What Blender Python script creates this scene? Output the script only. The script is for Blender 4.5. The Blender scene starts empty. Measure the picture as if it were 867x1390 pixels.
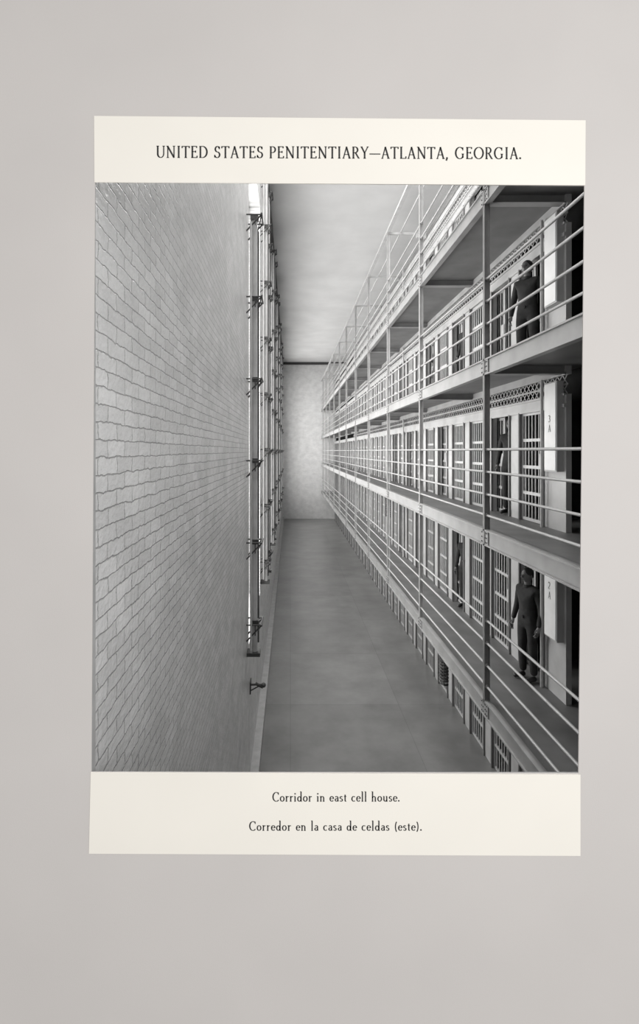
import bpy, bmesh, math, random
from mathutils import Vector, Matrix
random.seed(4)
CH = 6.1                       # camera height above corridor floor
scene = bpy.context.scene
scene.view_settings.view_transform = 'Standard'
scene.view_settings.look = 'None'

# ------------------------------------------------------------------ materials
def mat(name, col, rough=0.6, metal=0.0, var=0.12, nscale=6.0, bump=0.0, bscale=60.0, spec=0.5):
    m = bpy.data.materials.new(name); m.use_nodes = True
    nt = m.node_tree; b = nt.nodes['Principled BSDF']
    if not isinstance(col, tuple): col = (col, col, col)
    tc = nt.nodes.new('ShaderNodeTexCoord')
    n = nt.nodes.new('ShaderNodeTexNoise'); n.inputs['Scale'].default_value = nscale; n.inputs['Detail'].default_value = 5
    nt.links.new(tc.outputs['Object'], n.inputs['Vector'])
    r = nt.nodes.new('ShaderNodeValToRGB')
    r.color_ramp.elements[0].position = 0.3; r.color_ramp.elements[1].position = 0.7
    r.color_ramp.elements[0].color = tuple(c*(1-var) for c in col)+(1,)
    r.color_ramp.elements[1].color = tuple(min(1, c*(1+var)) for c in col)+(1,)
    nt.links.new(n.outputs['Fac'], r.inputs['Fac']); nt.links.new(r.outputs['Color'], b.inputs['Base Color'])
    b.inputs['Roughness'].default_value = rough; b.inputs['Metallic'].default_value = metal
    b.inputs['Specular IOR Level'].default_value = spec
    if bump > 0:
        n2 = nt.nodes.new('ShaderNodeTexNoise'); n2.inputs['Scale'].default_value = bscale
        nt.links.new(tc.outputs['Object'], n2.inputs['Vector'])
        bp = nt.nodes.new('ShaderNodeBump'); bp.inputs['Strength'].default_value = bump; bp.inputs['Distance'].default_value = 0.02
        nt.links.new(n2.outputs['Fac'], bp.inputs['Height']); nt.links.new(bp.outputs['Normal'], b.inputs['Normal'])
    return m

def brick_mat(name, c1, c2, mortar, rough, axis='YZ', bw=0.215, rh=0.070, ms=0.0045):
    m = bpy.data.materials.new(name); m.use_nodes = True
    nt = m.node_tree; b = nt.nodes['Principled BSDF']; L = nt.links.new
    tc = nt.nodes.new('ShaderNodeTexCoord'); sp = nt.nodes.new('ShaderNodeSeparateXYZ'); cb = nt.nodes.new('ShaderNodeCombineXYZ')
    L(tc.outputs['Object'], sp.inputs[0])
    L(sp.outputs[axis[0]], cb.inputs['X']); L(sp.outputs[axis[1]], cb.inputs['Y'])
    wn = nt.nodes.new('ShaderNodeTexNoise'); wn.inputs['Scale'].default_value = 11; wn.inputs['Detail'].default_value = 5; wn.inputs['Roughness'].default_value = .65
    L(cb.outputs[0], wn.inputs['Vector'])
    ad = nt.nodes.new('ShaderNodeVectorMath'); ad.operation = 'MULTIPLY_ADD'
    ad.inputs[1].default_value = (0.06, 0.034, 0); L(wn.outputs['Color'], ad.inputs[0]); L(cb.outputs[0], ad.inputs[2])
    bt = nt.nodes.new('ShaderNodeTexBrick')
    bt.inputs['Scale'].default_value = 1; bt.inputs['Brick Width'].default_value = bw; bt.inputs['Row Height'].default_value = rh
    bt.inputs['Mortar Size'].default_value = ms; bt.inputs['Mortar Smooth'].default_value = 0.7
    bt.inputs['Color1'].default_value = (c1, c1, c1, 1); bt.inputs['Color2'].default_value = (c2, c2, c2, 1)
    bt.inputs['Mortar'].default_value = (mortar, mortar, mortar, 1)
    L(ad.outputs[0], bt.inputs['Vector'])
    n = nt.nodes.new('ShaderNodeTexNoise'); n.inputs['Scale'].default_value = 2.3; n.inputs['Detail'].default_value = 8
    L(cb.outputs[0], n.inputs['Vector'])
    mr = nt.nodes.new('ShaderNodeMapRange'); mr.inputs['From Min'].default_value = .3; mr.inputs['From Max'].default_value = .7
    mr.inputs['To Min'].default_value = .88; mr.inputs['To Max'].default_value = 1.08; L(n.outputs['Fac'], mr.inputs['Value'])
    mx = nt.nodes.new('ShaderNodeVectorMath'); mx.operation = 'SCALE'; L(bt.outputs['Color'], mx.inputs[0]); L(mr.outputs[0], mx.inputs['Scale'])
    L(mx.outputs[0], b.inputs['Base Color'])
    b.inputs['Roughness'].default_value = rough
    n3 = nt.nodes.new('ShaderNodeTexNoise'); n3.inputs['Scale'].default_value = 28; n3.inputs['Detail'].default_value = 4; L(cb.outputs[0], n3.inputs['Vector'])
    ml = nt.nodes.new('ShaderNodeMath'); ml.operation = 'MULTIPLY_ADD'; ml.inputs[1].default_value = 1.0
    inv = nt.nodes.new('ShaderNodeMath'); inv.operation = 'SUBTRACT'; inv.inputs[0].default_value = 1; L(bt.outputs['Fac'], inv.inputs[1])
    L(n3.outputs['Fac'], ml.inputs[0]); L(inv.outputs[0], ml.inputs[2])
    bp = nt.nodes.new('ShaderNodeBump'); bp.inputs['Strength'].default_value = .75; bp.inputs['Distance'].default_value = .008
    L(ml.outputs[0], bp.inputs['Height']); L(bp.outputs['Normal'], b.inputs['Normal'])
    return m

def floor_mat():
    m = bpy.data.materials.new('concrete_slabs'); m.use_nodes = True
    nt = m.node_tree; b = nt.nodes['Principled BSDF']; L = nt.links.new
    tc = nt.nodes.new('ShaderNodeTexCoord')
    bt = nt.nodes.new('ShaderNodeTexBrick'); bt.offset = 0
    bt.inputs['Scale'].default_value = 1; bt.inputs['Brick Width'].default_value = 2.6; bt.inputs['Row Height'].default_value = 3.1
    bt.inputs['Mortar Size'].default_value = .010; bt.inputs['Mortar Smooth'].default_value = .5
    bt.inputs['Color1'].default_value = (.185, .185, .183, 1); bt.inputs['Color2'].default_value = (.215, .215, .213, 1); bt.inputs['Mortar'].default_value = (.15, .15, .15, 1)
    L(tc.outputs['Object'], bt.inputs['Vector'])
    n = nt.nodes.new('ShaderNodeTexNoise'); n.inputs['Scale'].default_value = .8; n.inputs['Detail'].default_value = 9; n.inputs['Roughness'].default_value = .65
    L(tc.outputs['Object'], n.inputs['Vector'])
    mr = nt.nodes.new('ShaderNodeMapRange'); mr.inputs['From Min'].default_value = .3; mr.inputs['From Max'].default_value = .7
    mr.inputs['To Min'].default_value = .76; mr.inputs['To Max'].default_value = 1.2; L(n.outputs['Fac'], mr.inputs['Value'])
    mx = nt.nodes.new('ShaderNodeVectorMath'); mx.operation = 'SCALE'; L(bt.outputs['Color'], mx.inputs[0]); L(mr.outputs[0], mx.inputs['Scale'])
    L(mx.outputs[0], b.inputs['Base Color']); b.inputs['Roughness'].default_value = .33
    return m

M_brick = brick_mat('painted_brick', .82, .70, .42, .24)
M_brick_end = brick_mat('painted_brick_end', .78, .72, .6, .5, axis='XZ')
M_floor = floor_mat()
M_ceil = mat('ceiling_plaster', .66, .8, var=.07, nscale=.8)
M_plaster = mat('plaster_grey', .42, .8)
M_steel = mat('painted_steel_light', .50, .35, var=.1)
M_post_shade = mat('painted_post', .24, .4, var=.1)  # darker copy of the post steel, backlit shade put into the colour
M_rail = mat('painted_rail', .42, .3, var=.08)
M_fascia = mat('fascia_paint', .30, .4, var=.14, nscale=3)
M_under = mat('walkway_plate', .17, .5, var=.18, nscale=2)
M_panel = mat('cell_front_paint', .48, .4, var=.14, nscale=2.5)
M_inner_shade = mat('cell_interior', .022, .9, var=.3)  # near-black: the unlit depth of the cells put into the colour
M_bars = mat('bar_paint', .52, .35, var=.1)
M_dark = mat('dark_iron', .05, .5)
M_sign = mat('sign_enamel', .85, .35, var=.04)
M_ink = mat('printing_ink', .025, .6, var=.1)
M_page = mat('album_page_card', (.60, .575, .557), .85, var=.02, nscale=2.2, bump=.05, bscale=250, spec=.2)
M_label = mat('label_paper', (.88, .848, .78), .8, var=.015, nscale=3, spec=.2)
M_hose = mat('hose_canvas', .10, .8, var=.3)
M_uni = mat('prison_uniform', .03, .85, var=.25, nscale=12, bump=.3, bscale=18)
M_uni2 = mat('prison_uniform_light', .04, .85, var=.2, nscale=12, bump=.3, bscale=18)
M_skin = mat('skin', .17, .55, var=.06)
M_hair = mat('hair', .02, .7)
M_shoe = mat('shoe_leather', .03, .4)

# ------------------------------------------------------------------ mesh builder
class MB:
    def __init__(s): s.v = []; s.f = []; s.m = []; s.sm = []
    def add(s, vs, fs, mi=0, smooth=False):
        o = len(s.v); s.v += [tuple(p) for p in vs]
        for f in fs: s.f.append(tuple(i+o for i in f)); s.m.append(mi); s.sm.append(smooth)
    def box(s, x0, x1, y0, y1, z0, z1, mi=0):
        vs = [(x, y, z) for x in (x0, x1) for y in (y0, y1) for z in (z0, z1)]
        s.add(vs, [(0,1,3,2),(4,6,7,5),(0,4,5,1),(2,3,7,6),(0,2,6,4),(1,5,7,3)], mi)
    def cyl(s, p0, p1, r0, r1=None, n=8, mi=0):
        r1 = r0 if r1 is None else r1
        p0 = Vector(p0); p1 = Vector(p1); d = (p1-p0).normalized()
        a = d.cross(Vector((0,0,1)) if abs(d.z) < .9 else Vector((1,0,0))).normalized(); b = d.cross(a)
        vs = []
        for k in range(n):
            t = 2*math.pi*k/n; o = a*math.cos(t)+b*math.sin(t)
            vs += [p0+o*r0, p1+o*r1]
        fs = [(2*k, 2*((k+1)%n), 2*((k+1)%n)+1, 2*k+1) for k in range(n)]
        s.add(vs, fs, mi, True)
        s.add([vs[2*k] for k in range(n)], [tuple(range(n))], mi); s.add([vs[2*k+1] for k in range(n)], [tuple(reversed(range(n)))], mi)
    def ell(s, c, r, mi=0, nu=14, nv=9, warp=None):
        vs = []; c = Vector(c)
        for j in range(nv+1):
            ph = math.pi*j/nv
            for i in range(nu):
                th = 2*math.pi*i/nu
                p = Vector((r[0]*math.sin(ph)*math.cos(th), r[1]*math.sin(ph)*math.sin(th), r[2]*math.cos(ph)))
                if warp: p = warp(p)
                vs.append(c+p)
        fs = [(j*nu+i, (j+1)*nu+i, (j+1)*nu+(i+1)%nu, j*nu+(i+1)%nu) for j in range(nv) for i in range(nu)]
        s.add(vs, fs, mi, True)
    def tube(s, pts, r, n=6, mi=0):
        for a, b in zip(pts[:-1], pts[1:]): s.cyl(a, b, r, r, n, mi)
    def mesh(s, name, mats):
        me = bpy.data.meshes.new(name); me.from_pydata(s.v, [], s.f)
        for m in mats: me.materials.append(m)
        me.polygons.foreach_set('material_index', s.m); me.polygons.foreach_set('use_smooth', s.sm); me.update()
        return me
    def obj(s, name, mats, parent=None):
        o = bpy.data.objects.new(name, s.mesh(name, mats)); scene.collection.objects.link(o)
        if parent: o.parent = parent
        return o
def empty(name):
    o = bpy.data.objects.new(name, None); scene.collection.objects.link(o); return o

# ------------------------------------------------------------------ dimensions
XW = -0.75; XP = 2.8; XC = 3.9; XB = 6.2; YF = 46.3; Y0 = 1.96; HC = CH+7.95
LV = [0.0, CH-3.6, CH-1.16, CH+1.27, CH+3.7]; ROOF = CH+6.2
S = 3.68; YP0 = 7.37; MOD = 1.2; YD0 = 7.94; DW = .80; DH = 1.8

# ------------------------------------------------------------------ room shell
b = MB(); b.box(XW-.4, 10, Y0, YF+.3, -.3, 0); b.obj('floor', [M_floor])
FILL = (-.5, 3.0, 3.0, 14.0)     # added opening out of view for a fill light: x0,x1,y0,y1
b = MB()
b.box(XW-.4, 10, Y0, FILL[2], HC, HC+.3); b.box(XW-.4, 10, FILL[3], YF+.3, HC, HC+.3)
b.box(XW-.4, FILL[0], FILL[2], FILL[3], HC, HC+.3); b.box(FILL[1], 10, FILL[2], FILL[3], HC, HC+.3)
b.obj('ceiling', [M_ceil])
b = MB()
for k in range(5): xk = FILL[0]+(FILL[1]-FILL[0])*k/4; b.box(xk-.03, xk+.03, FILL[2], FILL[3], HC+.1, HC+.2)
for k in range(9): yk = FILL[2]+(FILL[3]-FILL[2])*k/8; b.box(FILL[0], FILL[1], yk-.03, yk+.03, HC+.1, HC+.2)
b.obj('window_skylight', [M_steel])  # grid across the added opening, out of camera view
l = bpy.data.lights.new('skylight_daylight', 'AREA'); l.shape = 'RECTANGLE'; l.size = FILL[1]-FILL[0]; l.size_y = FILL[3]-FILL[2]; l.energy = 820; l.color = (1, .99, .972)  # added fill light from above to brighten the near left wall
o = bpy.data.objects.new('skylight_daylight', l); scene.collection.objects.link(o); o.location = ((FILL[0]+FILL[1])/2, (FILL[2]+FILL[3])/2, HC+.4)
b = MB(); b.box(XW, 10, YF, YF+.3, 0, HC); b.obj('wall_back', [M_brick_end])
b = MB(); b.box(10, 10.3, Y0, YF, 0, HC); b.obj('wall_right', [M_plaster])
WIN = [(9.3+5.2*i, 9.3+5.2*i+3.4) for i in range(7)]
WZ0 = CH-3.5; WZ1 = CH+6.0
b = MB()
b.box(XW-.4, XW, Y0, YF, 0, WZ0); b.box(XW-.4, XW, Y0, YF, WZ1, HC)
yy = Y0
for a, c in WIN: b.box(XW-.4, XW, yy, a, WZ0, WZ1); yy = c
b.box(XW-.4, XW, yy, YF, WZ0, WZ1)
b.obj('wall_left', [M_brick])
b = MB(); b.box(XW, XW+.16, Y0+.05, YF, 0, .12); b.obj('baseboard_left', [M_plaster])
b = MB(); b.box(XW, XW+.12, Y0+.05, YF, HC-.22, HC); b.box(XW+.12, 9.9, YF-.12, YF, HC-.22, HC); b.obj('trim_1', [M_dark])

# front wall that carries the album page; its opening is larger than the print
b = MB(); fy0, fy1 = Y0-.055, Y0
ax0, ax1, az0, az1 = -.74, 1.12, CH-1.22, CH+1.03
b.box(-5, ax0, fy0, fy1, 0, HC+.3); b.box(ax1, 10.3, fy0, fy1, 0, HC+.3)
b.box(ax0, ax1, fy0, fy1, 0, az0); b.box(ax0, ax1, fy0, fy1, az1, HC+.3)
b.obj('wall_front', [M_plaster])

# windows (steel sashes)
for i, (a, c) in enumerate(WIN):
    b = MB(); x = XW-.30
    b.box(x-.02, x+.02, a, a+.07, WZ0, WZ1); b.box(x-.02, x+.02, c-.07, c, WZ0, WZ1)
    b.box(x-.02, x+.02, a, c, WZ0, WZ0+.07); b.box(x-.02, x+.02, a, c, WZ1-.07, WZ1)
    for k in range(1, 4): yk = a+(c-a)*k/4; b.box(x-.008, x+.008, yk-.012, yk+.012, WZ0, WZ1)
    for k in range(1, 12): zk = WZ0+(WZ1-WZ0)*k/12; b.box(x-.008, x+.008, a, c, zk-.012, zk+.012)
    b.obj('window_%d' % (i+1), [M_steel])
    l = bpy.data.lights.new('daylight', 'AREA'); l.shape = 'RECTANGLE'; l.size = WZ1-WZ0; l.size_y = c-a
    l.energy = [470, 500, 510, 510, 520, 540, 620][i]; l.color = (1, .99, .972)
    o = bpy.data.objects.new('daylight', l); scene.collection.objects.link(o)
    o.location = (XW-.5, (a+c)/2, (WZ0+WZ1)/2); o.rotation_euler = (0, -math.pi/2, 0)

# window operating gear columns (vertical shafts with trussed brackets)
def gear(y, z0, z1):
    b = MB(); x = XW+.13
    b.cyl((x, y, z0), (x, y, z1), .05, n=12, mi=0)
    b.cyl((x+.05, y+.22, z0+.1), (x+.05, y+.22, z1-.1), .016, n=8, mi=1)
    b.cyl((x-.05, y-.16, z0+.1), (x-.05, y-.16, z1-.1), .02, n=8, mi=0)
    z = z0+.25
    while z < z1-.2:
        for yy_ in (y-.16, y+.22):
            b.cyl((XW, yy_, z+.28), (x+.13, yy_, z+.28), .013, mi=1, n=6)
            b.cyl((XW, yy_, z), (x+.13, yy_, z+.28), .013, mi=1, n=6)
            b.cyl((x+.02, yy_, z+.1), (x+.02, yy_, z+.28), .01, mi=1, n=6)
        b.cyl((x+.13, y-.2, z+.28), (x+.13, y+.26, z+.28), .016, mi=1, n=6)
        b.cyl((x+.13, y-.16, z+.28), (x, y+.22, z), .01, mi=1, n=6)
        b.box(x-.07, x+.07, y-.07, y+.07, z+.24, z+.32, 1)
        z += 1.4
    b.box(XW, x+.1, y-.12, y+.12, z0-.03, z0+.03, 1)
    b.obj('window_gear', [M_steel, M_dark])
gear(8.95, CH-3.5, CH+4.0)
for i, (a, c) in enumerate(WIN[:-1]):
    gear(c+.3, CH-3.3, CH+7.0)
    if i: gear(a-.3, CH-3.3, CH+7.0)
b = MB()
zc = CH-4.35
b.cyl((XW, 9.6, zc), (XW+.24, 9.6, zc), .02); b.cyl((XW+.1, 9.6, zc+.02), (XW+.24, 9.6, zc-.05), .03)
b.ell((XW+.25, 9.6, zc-.01), (.045, .05, .045)); b.cyl((XW+.0, 9.6, zc-.12), (XW+.2, 9.6, zc-.01), .012)
b.box(XW, XW+.02, 9.5, 9.7, zc-.14, zc+.08)
b.obj('pipe_bracket', [M_dark])

# ------------------------------------------------------------------ cell block
NM = int((YF-.3-YD0)/MOD)
people_mods = {3: [0, 3, 5], 2: [1], 1: [3]}
open_mods = {3: [0, 1, 3, 5, 8], 2: [1, 4, 7, 9], 1: [0, 3, 6, 8], 4: [2, 5], 0: []}
b = MB()
nb = 7
b.box(-.02, .02, 0, .05, 0, DH-.02); b.box(-.02, .02, DW-.05, DW, 0, DH-.02)
for k in range(1, nb): yk = DW*k/nb; b.cyl((0, yk, 0), (0, yk, DH-.02), .014, n=6)
for zk in (.0, .43, .86, 1.3, DH-.07): b.box(-.018, .018, 0, DW, zk, zk+.05)
b.box(-.035, .035, .02, .16, .9, 1.1)
me_door = b.mesh('cell_door', [M_bars])
for t, h in enumerate(LV):
    top = (LV[t+1]-.06) if t+1 < len(LV) else ROOF-.1
    root = empty('cell_tier')
    b = MB(); x0, x1 = XC, XC+.08
    b.box(x0, x1, Y0+.2, 5.6, h, top)                       # near stretch
    b.box(x0, x1, 7.3, YD0, h, h+DH)                        # locking cabinet wall
    for k in range(NM):
        a = YD0+MOD*k
        b.box(x0, x1, a+DW, a+MOD, h, h+DH)
        b.box(x0-.012, x0, a+DW+.05, a+MOD-.05, h+.12, h+DH-.1)
        b.box(x0-.035, x0, a-.02, a+.02, h, h+DH, 2); b.box(x0-.035, x0, a+DW-.02, a+DW+.02, h, h+DH, 2)
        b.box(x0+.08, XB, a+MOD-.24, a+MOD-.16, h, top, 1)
    b.box(x0, x1, 7.3, YF, h+DH, h+DH+.17)
    b.box(x0-.03, x0, 7.3, YF, h+DH-.02, h+DH+.03)
    b.box(x0-.03, x0, 7.3, YF, h+DH+.15, h+DH+.18)
    b.box(x0, x1, 7.3, YF, h+DH+.45, top)
    b.box(x0-.02, x0, 7.3, YF, h+DH+.44, h+DH+.47)
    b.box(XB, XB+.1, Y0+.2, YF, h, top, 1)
    b.box(x0+.3, x0+.32, 7.3, YF, h+DH+.1, top, 1)  # sheet behind the lattice, shade of the recess put into its colour
    b.obj('facade', [M_panel, M_inner_shade, M_under], root)
    # perforated ventilation lattice
    b = MB(); z0, z1 = h+DH+.17, h+DH+.45; st = (z1-z0)/2
    y = 7.3
    while y < 32:
        for zz in (z0, z0+st):
            for s_ in (0, 1):
                za, zb = (zz, zz+st) if s_ else (zz+st, zz); w = .014
                b.add([(x0+.02, y-w, za), (x0+.02, y+w, za), (x0+.02, y+st+w, zb), (x0+.02, y+st-w, zb)], [(0,1,2,3)])
        y += st
    b.box(x0+.015, x0+.03, 7.3, 32, z0+st-.012, z0+st+.012)
    b.obj('vent_lattice', [M_panel], root)
    for k in range(NM):
        a = YD0+MOD*k
        d = bpy.data.objects.new('door_leaf', me_door); scene.collection.objects.link(d); d.parent = root
        if k in open_mods.get(t, []): d.location = (XC+.13, a+.5, h+.01)
        else: d.location = (XC+.04, a, h+.01)
b = MB(); b.box(XC-.02, XB+.1, Y0+.2, YF, ROOF-.1, ROOF); b.obj('cell_block_roof', [M_under])
b = MB()
for y in (7.86, 17.5):
    for h0_, h1_ in zip(LV[1:], [LV[2]-.19, LV[3]-.19, LV[4]-.19, ROOF-.1]): b.cyl((XC-.07, y, h0_), (XC-.07, y, h1_), .025)
b.obj('conduit_pipe', [M_steel])

# walkways
for t in (1, 2, 3, 4):
    h = LV[t]; root = empty('gallery_walkway')
    b = MB()
    b.box(XP+.02, XB, Y0+.2, YF, h-.06, h)
    b.obj('deck', [M_under], root)
    b = MB()
    b.box(XP-.015, XP+.02, Y0+.2, YF, h-.18, h+.03)
    b.box(XP-.04, XP+.05, Y0+.2, YF, h+.02, h+.04); b.box(XP-.04, XP+.05, Y0+.2, YF, h-.19, h-.17)
    y = YP0-S
    while y < YF:
        b.box(XP+.02, XC, y-.03, y+.03, h-.17, h-.06)
        b.box(XP+.02, XC, y-.07, y+.07, h-.18, h-.165)
        b.box(XP-.03, XP-.015, y-.13, y+.13, h-.17, h+.02)
        for dy in (-.09, -.04, .04, .09):
            for dz in (-.14, -.075, -.01): b.ell((XP-.03, y+dy, h+dz), (.012,.012,.012), 1, 6, 4)
        y += S
    b.obj('fascia_beam', [M_fascia, M_dark], root)
    b = MB()
    for rz in (.24, .54, .86, 1.18): b.cyl((XP, Y0+.2, h+rz), (XP, YF, h+rz), .017, n=8)
    b.obj('railing', [M_rail], root)

# posts
y = YP0-S
while y < YF:
    b = MB()
    b.box(XP-.04, XP+.04, y-.006, y+.006, LV[1]-.02, ROOF)
    b.box(XP-.04, XP-.032, y-.03, y+.03, LV[1]-.02, ROOF); b.box(XP+.032, XP+.04, y-.03, y+.03, LV[1]-.02, ROOF)
    b.box(XP, XC-.03, y-.03, y+.03, ROOF-.03, ROOF+.03)
    b.box(XC-.3, XC-.03, y-.05, y+.05, ROOF-.12, ROOF-.03)
    for h in LV[1:]:
        for rz in (.24, .54, .86, 1.18): b.cyl((XP, y-.05, h+rz), (XP, y+.05, h+rz), .028, n=8)
    b.obj('steel_post', [M_post_shade if y < 9 else M_steel])  # nearest posts carry their backlit shade as a darker colour
    y += S
b = MB(); b.box(XP-.05, XP+.05, Y0+.2, YF, ROOF+.03, ROOF+.1); b.cyl((XP+.35, Y0+.2, ROOF+.05), (XP+.35, YF, ROOF+.05), .02); b.obj('header_beam', [M_steel])

# ------------------------------------------------------------------ stroke letters (serif book face)
def A(cx, cy, rx, ry, a0, a1, n=14):
    return [(cx+rx*math.cos(math.radians(a0+(a1-a0)*i/n)), cy+ry*math.sin(math.radians(a0+(a1-a0)*i/n))) for i in range(n+1)]
def sf(x, y, w=.1): return ([(x-w, y), (x+w, y)], 1)
G = {}
G['U'] = (.8, [([(.15,1),(.15,.33)]+A(.41,.33,.26,.33,180,270,8),1), (A(.41,.33,.26,.33,270,360,8)+[(.67,1)],.5), sf(.15,1), sf(.67,1)])
G['N'] = (.84, [([(.15,0),(.15,1)],.45), ([(.13,1),(.69,0)],1.1), ([(.69,0),(.69,1)],.45), sf(.15,0), sf(.1,1,.07), sf(.69,1)])
G['I'] = (.36, [([(.18,0),(.18,1)],1), sf(.18,0), sf(.18,1)])
G['T'] = (.7, [([(.35,0),(.35,1)],1), sf(.35,0), ([(.04,.98),(.66,.98)],1.2), ([(.04,1),(.04,.84)],.5), ([(.66,1),(.66,.84)],.5)])
G['E'] = (.62, [([(.15,0),(.15,1)],1), ([(.06,.99),(.52,.99)],1.2), ([(.15,.53),(.43,.53)],1.2), ([(.06,.01),(.55,.01)],1.2), ([(.52,1),(.52,.86)],.5), ([(.56,0),(.56,.16)],.5), ([(.43,.45),(.43,.61)],.4)])
G['D'] = (.82, [([(.15,0),(.15,1)],1), ([(.06,.99),(.34,.99)]+A(.34,.5,.38,.49,90,-90,16)+[(.06,.01)],1)])
G['S'] = (.56, [(A(.29,.75,.18,.24,20,270,14)+A(.27,.26,.22,.25,88,-160,14),.9), ([(.46,.97),(.46,.76)],.4), ([(.06,.03),(.06,.25)],.4)])
G['A'] = (.74, [([(.37,1),(.1,0)],.45), ([(.36,1),(.64,0)],1), ([(.19,.33),(.54,.33)],1.1), sf(.1,0,.08), sf(.64,0,.1)])
G['P'] = (.62, [([(.15,0),(.15,1)],1), sf(.15,0), ([(.06,.99),(.3,.99)]+A(.3,.73,.24,.26,90,-90,12)+[(.15,.47)],.9)])
G['R'] = (.7, [([(.15,0),(.15,1)],1), sf(.15,0), ([(.06,.99),(.3,.99)]+A(.3,.74,.22,.25,90,-90,12)+[(.15,.49)],.9), ([(.33,.49),(.6,.02),(.68,0)],1)])
G['Y'] = (.68, [([(.08,1),(.35,.46)],1), ([(.62,1),(.35,.46)],.45), ([(.35,.48),(.35,0)],1), sf(.35,0), sf(.08,1,.08), sf(.62,1,.08)])
G['L'] = (.6, [([(.15,0),(.15,1)],1), sf(.15,1), ([(.06,.01),(.55,.01)],1.2), ([(.56,0),(.56,.18)],.5)])
G['G'] = (.86, [(A(.44,.5,.36,.5,48,318,22),1), ([(.7,.42),(.7,.1)],.9), sf(.7,.42,.1), ([(.7,.98),(.7,.74)],.4)])
G['O'] = (.9, [(A(.45,.5,.38,.5,0,360,26),1)])
G['C'] = (.76, [(A(.44,.5,.36,.5,48,315,22),1), ([(.68,.98),(.68,.74)],.4)])
G['-'] = (.95, [([(.02,.38),(.95,.38)],1.5)])
G['.'] = (.28, [([(.1,.0),(.1,.13)],1.1)]); G[','] = (.28, [([(.12,.12),(.12,0),(.06,-.16)],1)])
G[' '] = (.36, [])
x_ = .56
G['o'] = (.54, [(A(.27,.28,.2,.27,0,360,18),.9)])
G['c'] = (.47, [(A(.27,.28,.2,.27,50,310,14),.9)])
G['e'] = (.48, [(A(.26,.28,.19,.27,5,320,16),.9), ([(.07,.3),(.45,.3)],1)])
G['i'] = (.28, [([(.14,0),(.14,x_)],.9), sf(.14,0,.09), sf(.09,x_,.05), ([(.14,.78),(.14,.9)],1.1)])
G['l'] = (.28, [([(.14,0),(.14,1.08)],.9), sf(.14,0,.09), sf(.09,1.08,.05)])
G['r'] = (.4, [([(.13,0),(.13,x_)],.9), sf(.13,0,.09), sf(.08,x_,.05), (A(.28,.38,.14,.16,170,50,6),.9)])
G['n'] = (.58, [([(.13,0),(.13,x_)],.9), sf(.13,0,.09), sf(.08,x_,.05), (A(.28,.36,.16,.19,170,0,9)+[(.44,0)],.9), sf(.44,0,.09)])
G['h'] = (.58, [([(.13,0),(.13,1.08)],.9), sf(.13,0,.09), sf(.08,1.08,.05), (A(.28,.36,.16,.19,170,0,9)+[(.44,0)],.9), sf(.44,0,.09)])
G['u'] = (.58, [([(.13,x_),(.13,.2)]+A(.28,.2,.15,.19,180,350,9),.9), ([(.44,0),(.44,x_)],.9), sf(.08,x_,.05), sf(.39,x_,.05), sf(.48,0,.05)])
G['d'] = (.58, [(A(.26,.27,.18,.26,0,360,16),.9), ([(.45,0),(.45,1.08)],.9), sf(.4,1.08,.05), sf(.5,0,.05)])
G['a'] = (.48, [(A(.24,.4,.14,.15,150,0,8)+[(.38,.08),(.45,.02)],.9), (A(.24,.16,.15,.15,60,300,12)+[(.38,.14)],.8)])
G['s'] = (.4, [(A(.2,.42,.12,.13,30,270,10)+A(.19,.15,.14,.14,90,-150,10),.8)])
G['t'] = (.34, [([(.16,.74),(.16,.1)]+A(.24,.1,.08,.09,180,300,5),.9), ([(.04,x_-.02),(.3,x_-.02)],1)])
G['('] = (.34, [(A(.44,.42,.3,.66,125,235,10),.7)]); G[')'] = (.34, [(A(-.1,.42,.3,.66,55,-55,10),.7)])
G['3'] = (.6, [(A(.28,.76,.2,.23,150,-90,12)+A(.28,.27,.24,.26,90,-150,12),1)])
G['2'] = (.6, [(A(.28,.72,.22,.27,160,-20,12)+[(.07,.03),(.54,.03)],1)])
def text(b, s, place, size, width=None, thick=.135, thin=.05, mi=0):
    """place(u,v)->3D point; u,v in same unit as size."""
    adv = sum(G[c][0] for c in s)*size; ls = 0
    if width: ls = (width-adv)/(len(s)-1)
    u = 0
    for c in s:
        w, strokes = G[c]
        for pts, k in strokes:
            for (x0, y0), (x1, y1) in zip(pts[:-1], pts[1:]):
                dx, dy = x1-x0, y1-y0; d = math.hypot(dx, dy)
                if d < 1e-6: continue
                t = (thin+(thick-thin)*abs(dy/d)**1.4)*.5
                t = thin*.5+(t-thin*.5)*k if k < 1 else t*k
                nx, ny = -dy/d*t, dx/d*t; ex, ey = dx/d*.012, dy/d*.012
                q = [(x0-ex+nx, y0-ey+ny), (x0-ex-nx, y0-ey-ny), (x1+ex-nx, y1+ey-ny), (x1+ex+nx, y1+ey+ny)]
                b.add([place(u+a*size, v*size) for a, v in q], [(0,1,2,3)], mi)
        u += w*size+ls

# lock cabinet signs at the near end of each tier
for t in (1, 2, 3):
    h = LV[t]; b = MB(); zt = h+2.16; zb = h+.86
    b.box(XC-.1, XC-.002, 7.36, 7.72, zb, zt, 0)
    b.box(XC-.11, XC-.1, 7.38, 7.70, zb+.02, zt-.02, 1)
    if t < 3:
        for s_, dz in (('2' if t == 1 else '3', .72), ('A', .58)):
            text(b, s_, lambda u, v, dz=dz: (XC-.113, 7.58-u, zb+dz+v), .10, mi=2)
    b.obj('lock_cabinet', [M_panel, M_sign, M_ink])

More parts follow.
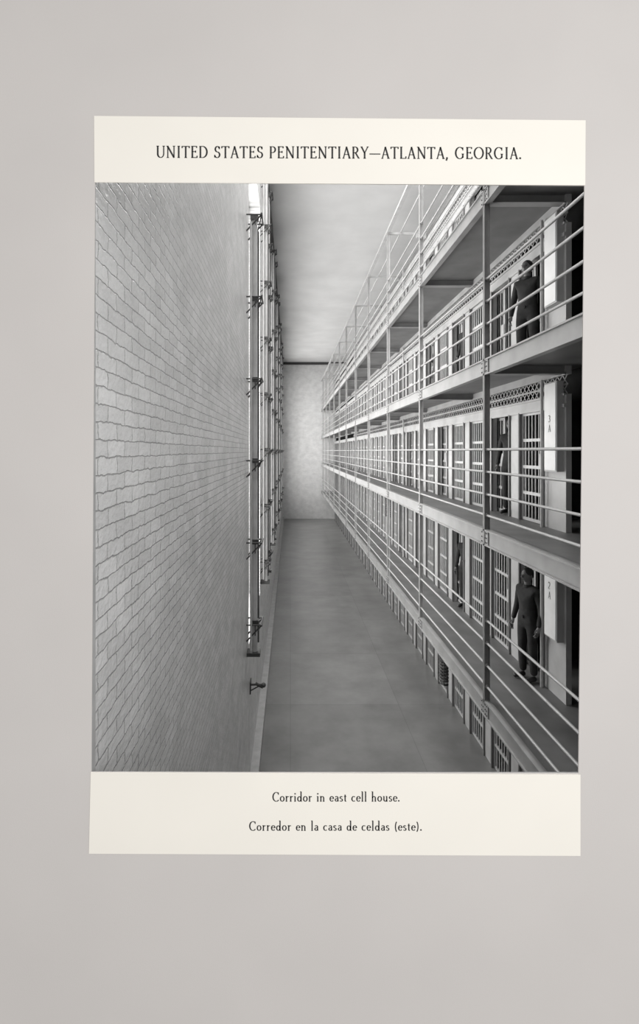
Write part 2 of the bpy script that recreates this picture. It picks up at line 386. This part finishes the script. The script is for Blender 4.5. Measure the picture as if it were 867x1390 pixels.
# fire hose bundles hung beneath the galleries
for (y, z) in ((9.75, LV[1]-.2), (15.35, LV[2]-.2)):
    b = MB(); pts = []
    for k in range(90):
        t = k*2*math.pi/10
        pts.append((XP+.1+.07*math.cos(t), y+.1*math.sin(t), z-.04-k*.0062))
    b.tube(pts, .02, 6); b.cyl((XP+.1, y, z+.12), (XP+.1, y, z-.62), .015, mi=1); b.box(XP+.02, XP+.2, y-.1, y+.1, z+.0, z+.03, 1)
    b.obj('fire_hose', [M_hose, M_steel])

# ------------------------------------------------------------------ prisoners
def skin_to(b, verts, edges, radii, mi):
    me = bpy.data.meshes.new('tmp'); me.from_pydata(verts, edges, []); o = bpy.data.objects.new('tmp', me); scene.collection.objects.link(o)
    o.modifiers.new('s', 'SKIN'); sv = me.skin_vertices[0].data
    for i, r in enumerate(radii): sv[i].radius = r if isinstance(r, tuple) else (r, r)
    sv[0].use_root = True
    ss = o.modifiers.new('d', 'SUBSURF'); ss.levels = 2; ss.render_levels = 2
    dg = bpy.context.evaluated_depsgraph_get(); e = o.evaluated_get(dg).to_mesh()
    b.add([v.co[:] for v in e.vertices], [tuple(p.vertices) for p in e.polygons], mi, True)
    o.evaluated_get(dg).to_mesh_clear(); bpy.data.objects.remove(o); bpy.data.meshes.remove(me)
def person_mesh(arms, cap):
    b = MB()
    V = [(0,0,.95),(0,0,1.09),(0,.012,1.28),(0,0,1.42),(0,.0,1.49)]
    R = [(.16,.115),(.145,.105),(.165,.115),(.115,.085),(.06,.06)]
    E = [(0,1),(1,2),(2,3),(3,4)]
    for s_ in (-1, 1):
        sh, el, wr = arms[0 if s_ < 0 else 1]
        n = len(V); V += [(s_*.165, 0, 1.415), (s_*el[0], el[1], el[2]), (s_*wr[0], wr[1], wr[2])]; R += [.068, .05, .036]; E += [(3,n),(n,n+1),(n+1,n+2)]
        n = len(V); V += [(s_*.095,0,.86),(s_*.105,.015,.5),(s_*.11,-.01,.09)]; R += [(.095,.1),(.068,.07),(.055,.058)]; E += [(0,n),(n,n+1),(n+1,n+2)]
    skin_to(b, V, E, R, 0)
    for s_ in (-1, 1):
        skin_to(b, [(s_*.11,-.05,.05),(s_*.115,.06,.045),(s_*.125,.17,.032)], [(0,1),(1,2)], [(.042,.045),(.045,.04),(.038,.028)], 3)
        sh, el, wr = arms[0 if s_ < 0 else 1]
        w = Vector((s_*wr[0], wr[1], wr[2])); e_ = Vector((s_*el[0], el[1], el[2])); d = (w-e_).normalized()
        side = Vector((0,1,0)) if abs(d.z) > .6 else Vector((1,0,0)); side = (side-d*side.dot(d)).normalized(); nrm = d.cross(side)
        pc = w+d*.055
        skin_to(b, [tuple(w-d*.02), tuple(w+d*.03), tuple(w+d*.085)], [(0,1),(1,2)], [(.024,.024),(.034,.02),(.036,.018)], 1)
        for f in range(4):
            base = w+d*.085+side*(-.028+.019*f); ln = (.065,.075,.072,.058)[f]
            m1 = base+d*ln*.55+nrm*(-s_)*.008; m2 = m1+d*ln*.4-nrm*s_*.022
            b.cyl(base, m1, .0095, .0085, 7, 1); b.cyl(m1, m2, .0085, .006, 7, 1); b.ell(m2, (.006,)*3, 1, 6, 4)
        tb = w+d*.035+side*.028; tm = tb+d*.03+side*.022; te = tm+d*.028+side*.002
        b.cyl(tb, tm, .011, .0095, 7, 1); b.cyl(tm, te, .0095, .007, 7, 1)
    b.cyl((0,-.002,1.45),(0,.012,1.57),.056,.052,12,1)                          # neck
    b.cyl((0,.0,1.455),(0,.004,1.50),.075,.066,12,0)                            # collar
    def hw(p):
        q = p.copy()
        if q.z < 0: q.x *= 1+.28*q.z/.12; q.y *= (1+.18*q.z/.12)
        if q.y > 0: q.y *= .94
        return q
    b.ell((0,.02,1.635),(.075,.096,.12),1,20,14,hw)
    b.cyl((0,.105,1.655),(0,.127,1.617),.008,.017,8,1); b.ell((0,.118,1.615),(.017,.015,.011),1,8,6)
    for s_ in (-1,1):
        b.ell((s_*.03,.104,1.645),(.013,.008,.008),2,8,5); b.box(s_*.03-.018, s_*.03+.018, .103,.112,1.662,1.668,2)
        b.ell((s_*.077,.01,1.63),(.01,.02,.032),1,8,6)
    b.box(-.024,.024,.098,.107,1.582,1.588,2)
    def cw(p):
        q = p.copy()
        if q.z < -.01: q.z = -.01 - (0 if q.y > .02 else .045)
        if q.y > 0: q.y *= .86
        return q
    b.ell((0,.008,1.665),(.082,.105,.098),2,18,12,cw)
    if cap:
        b.cyl((0,.005,1.69),(0,.005,1.735),.092,.098,18,0); b.ell((0,.095,1.70),(.06,.055,.008),0,12,6)
    b.box(-.012,.012,.10,.118,.98,1.02,2)
    return b
sides = ((None,(.245,-.03,1.14),(.255,.05,.89)),(None,(.24,-.02,1.14),(.24,.07,.89)))
bent = ((None,(.25,-.02,1.15),(.17,.22,1.16)),(None,(.245,-.03,1.14),(.25,.05,.89)))
MS = [M_uni, M_skin, M_hair, M_shoe]; MS2 = [M_uni2, M_skin, M_hair, M_shoe]
pm = [person_mesh(sides, False).mesh('prisoner', MS), person_mesh(bent, False).mesh('prisoner', MS), person_mesh(sides, True).mesh('prisoner', MS2)]
def prisoner(x, y, z, kind, rot):
    o = bpy.data.objects.new('prisoner', pm[kind]); scene.collection.objects.link(o)
    o.location = (x, y, z+.004); o.rotation_euler = (0, 0, math.radians(rot))
for t, mods in people_mods.items():
    for j, k in enumerate(mods):
        prisoner(XC+(-.12 if (t, k) == (3, 0) else .14), YD0+MOD*k+.28, LV[t], (j+t) % 2 if not (t == 3 and j == 0) else 0, 90+[40, 20, 0][j])
prisoner(XC-.16, 8.12, LV[1], 0, 110)

# ------------------------------------------------------------------ album page (flat card with mounted labels)
YPg = 1.9; K = YPg/700.0
def pg(px, py, y=YPg): return ((px-394)*K, y, CH+(612-py)*K)
def slab(name, polys, y_front, y_back, m):
    b = MB()
    for poly in polys:
        n = len(poly); vs = [pg(*p, y_front) for p in poly]+[pg(*p, y_back) for p in poly]
        b.add(vs, [tuple(range(n)), tuple(reversed(range(n, 2*n)))]+[(i, i+n, (i+1)%n+n, (i+1)%n) for i in range(n)])
    return b.obj(name, [m])
TL, TR, BR, BL = (129,247), (793,252), (785,1050), (124,1048)
x0, x1, y0, y1 = -600, 1500, -600, 612+CH/K
slab('album_page', [[(x0,y0),(x1,y0),TR,TL], [(x1,y0),(x1,y1),BR,TR], [(x1,y1),(x0,y1),BL,BR], [(x0,y1),(x0,y0),TL,BL]], YPg, YPg+.004, M_page)
la = slab('title_label', [[(128,158),(794,164),(793.5,252),(128.5,248)]], YPg-.003, YPg, M_label)
lb = slab('caption_label', [[(123.5,1048),(787,1051),(787,1161),(121,1158)]], YPg-.003, YPg, M_label)
tilt = .004
b = MB(); text(b, 'UNITED STATES PENITENTIARY-ATLANTA, GEORGIA.', lambda u, v: pg(212+u, 214.5+u*tilt-v, YPg-.0035), 15.5, 496, thick=.15, thin=.06); b.obj('printed_title', [M_ink], la)
b = MB()
text(b, 'Corridor in east cell house.', lambda u, v: pg(369.5+u, 1087-v, YPg-.0035), 12.2, 173.5, thick=.15, thin=.06)
text(b, 'Corredor en la casa de celdas (este).', lambda u, v: pg(338+u, 1126.5-v, YPg-.0035), 12.2, 235, thick=.15, thin=.06)
b.obj('printed_caption', [M_ink], lb)

# ------------------------------------------------------------------ light on the page + world
def area(name, loc, target, size, power):
    l = bpy.data.lights.new(name, 'AREA'); l.size = size; l.energy = power
    o = bpy.data.objects.new(name, l); scene.collection.objects.link(o); o.location = loc
    o.rotation_euler = (Vector(target)-Vector(loc)).to_track_quat('-Z', 'Y').to_euler()
area('copy_stand_lamp', (1.7, -1.9, CH+.4), (.2, 1.9, CH+.1), 1.6, 85)
w = bpy.data.worlds.new('World'); scene.world = w; w.use_nodes = True
w.node_tree.nodes['Background'].inputs['Color'].default_value = (1, .985, .97, 1)
w.node_tree.nodes['Background'].inputs['Strength'].default_value = .66

cam = bpy.data.cameras.new('camera'); co = bpy.data.objects.new('camera', cam); scene.collection.objects.link(co)
co.location = (0, 0, CH); co.rotation_euler = (math.pi/2, 0, 0)
cam.sensor_fit = 'HORIZONTAL'; cam.sensor_width = 36; cam.lens = 700/867*36
cam.shift_x = 39.5/867; cam.shift_y = -83/867; cam.clip_start = .05; cam.clip_end = 200
scene.camera = co
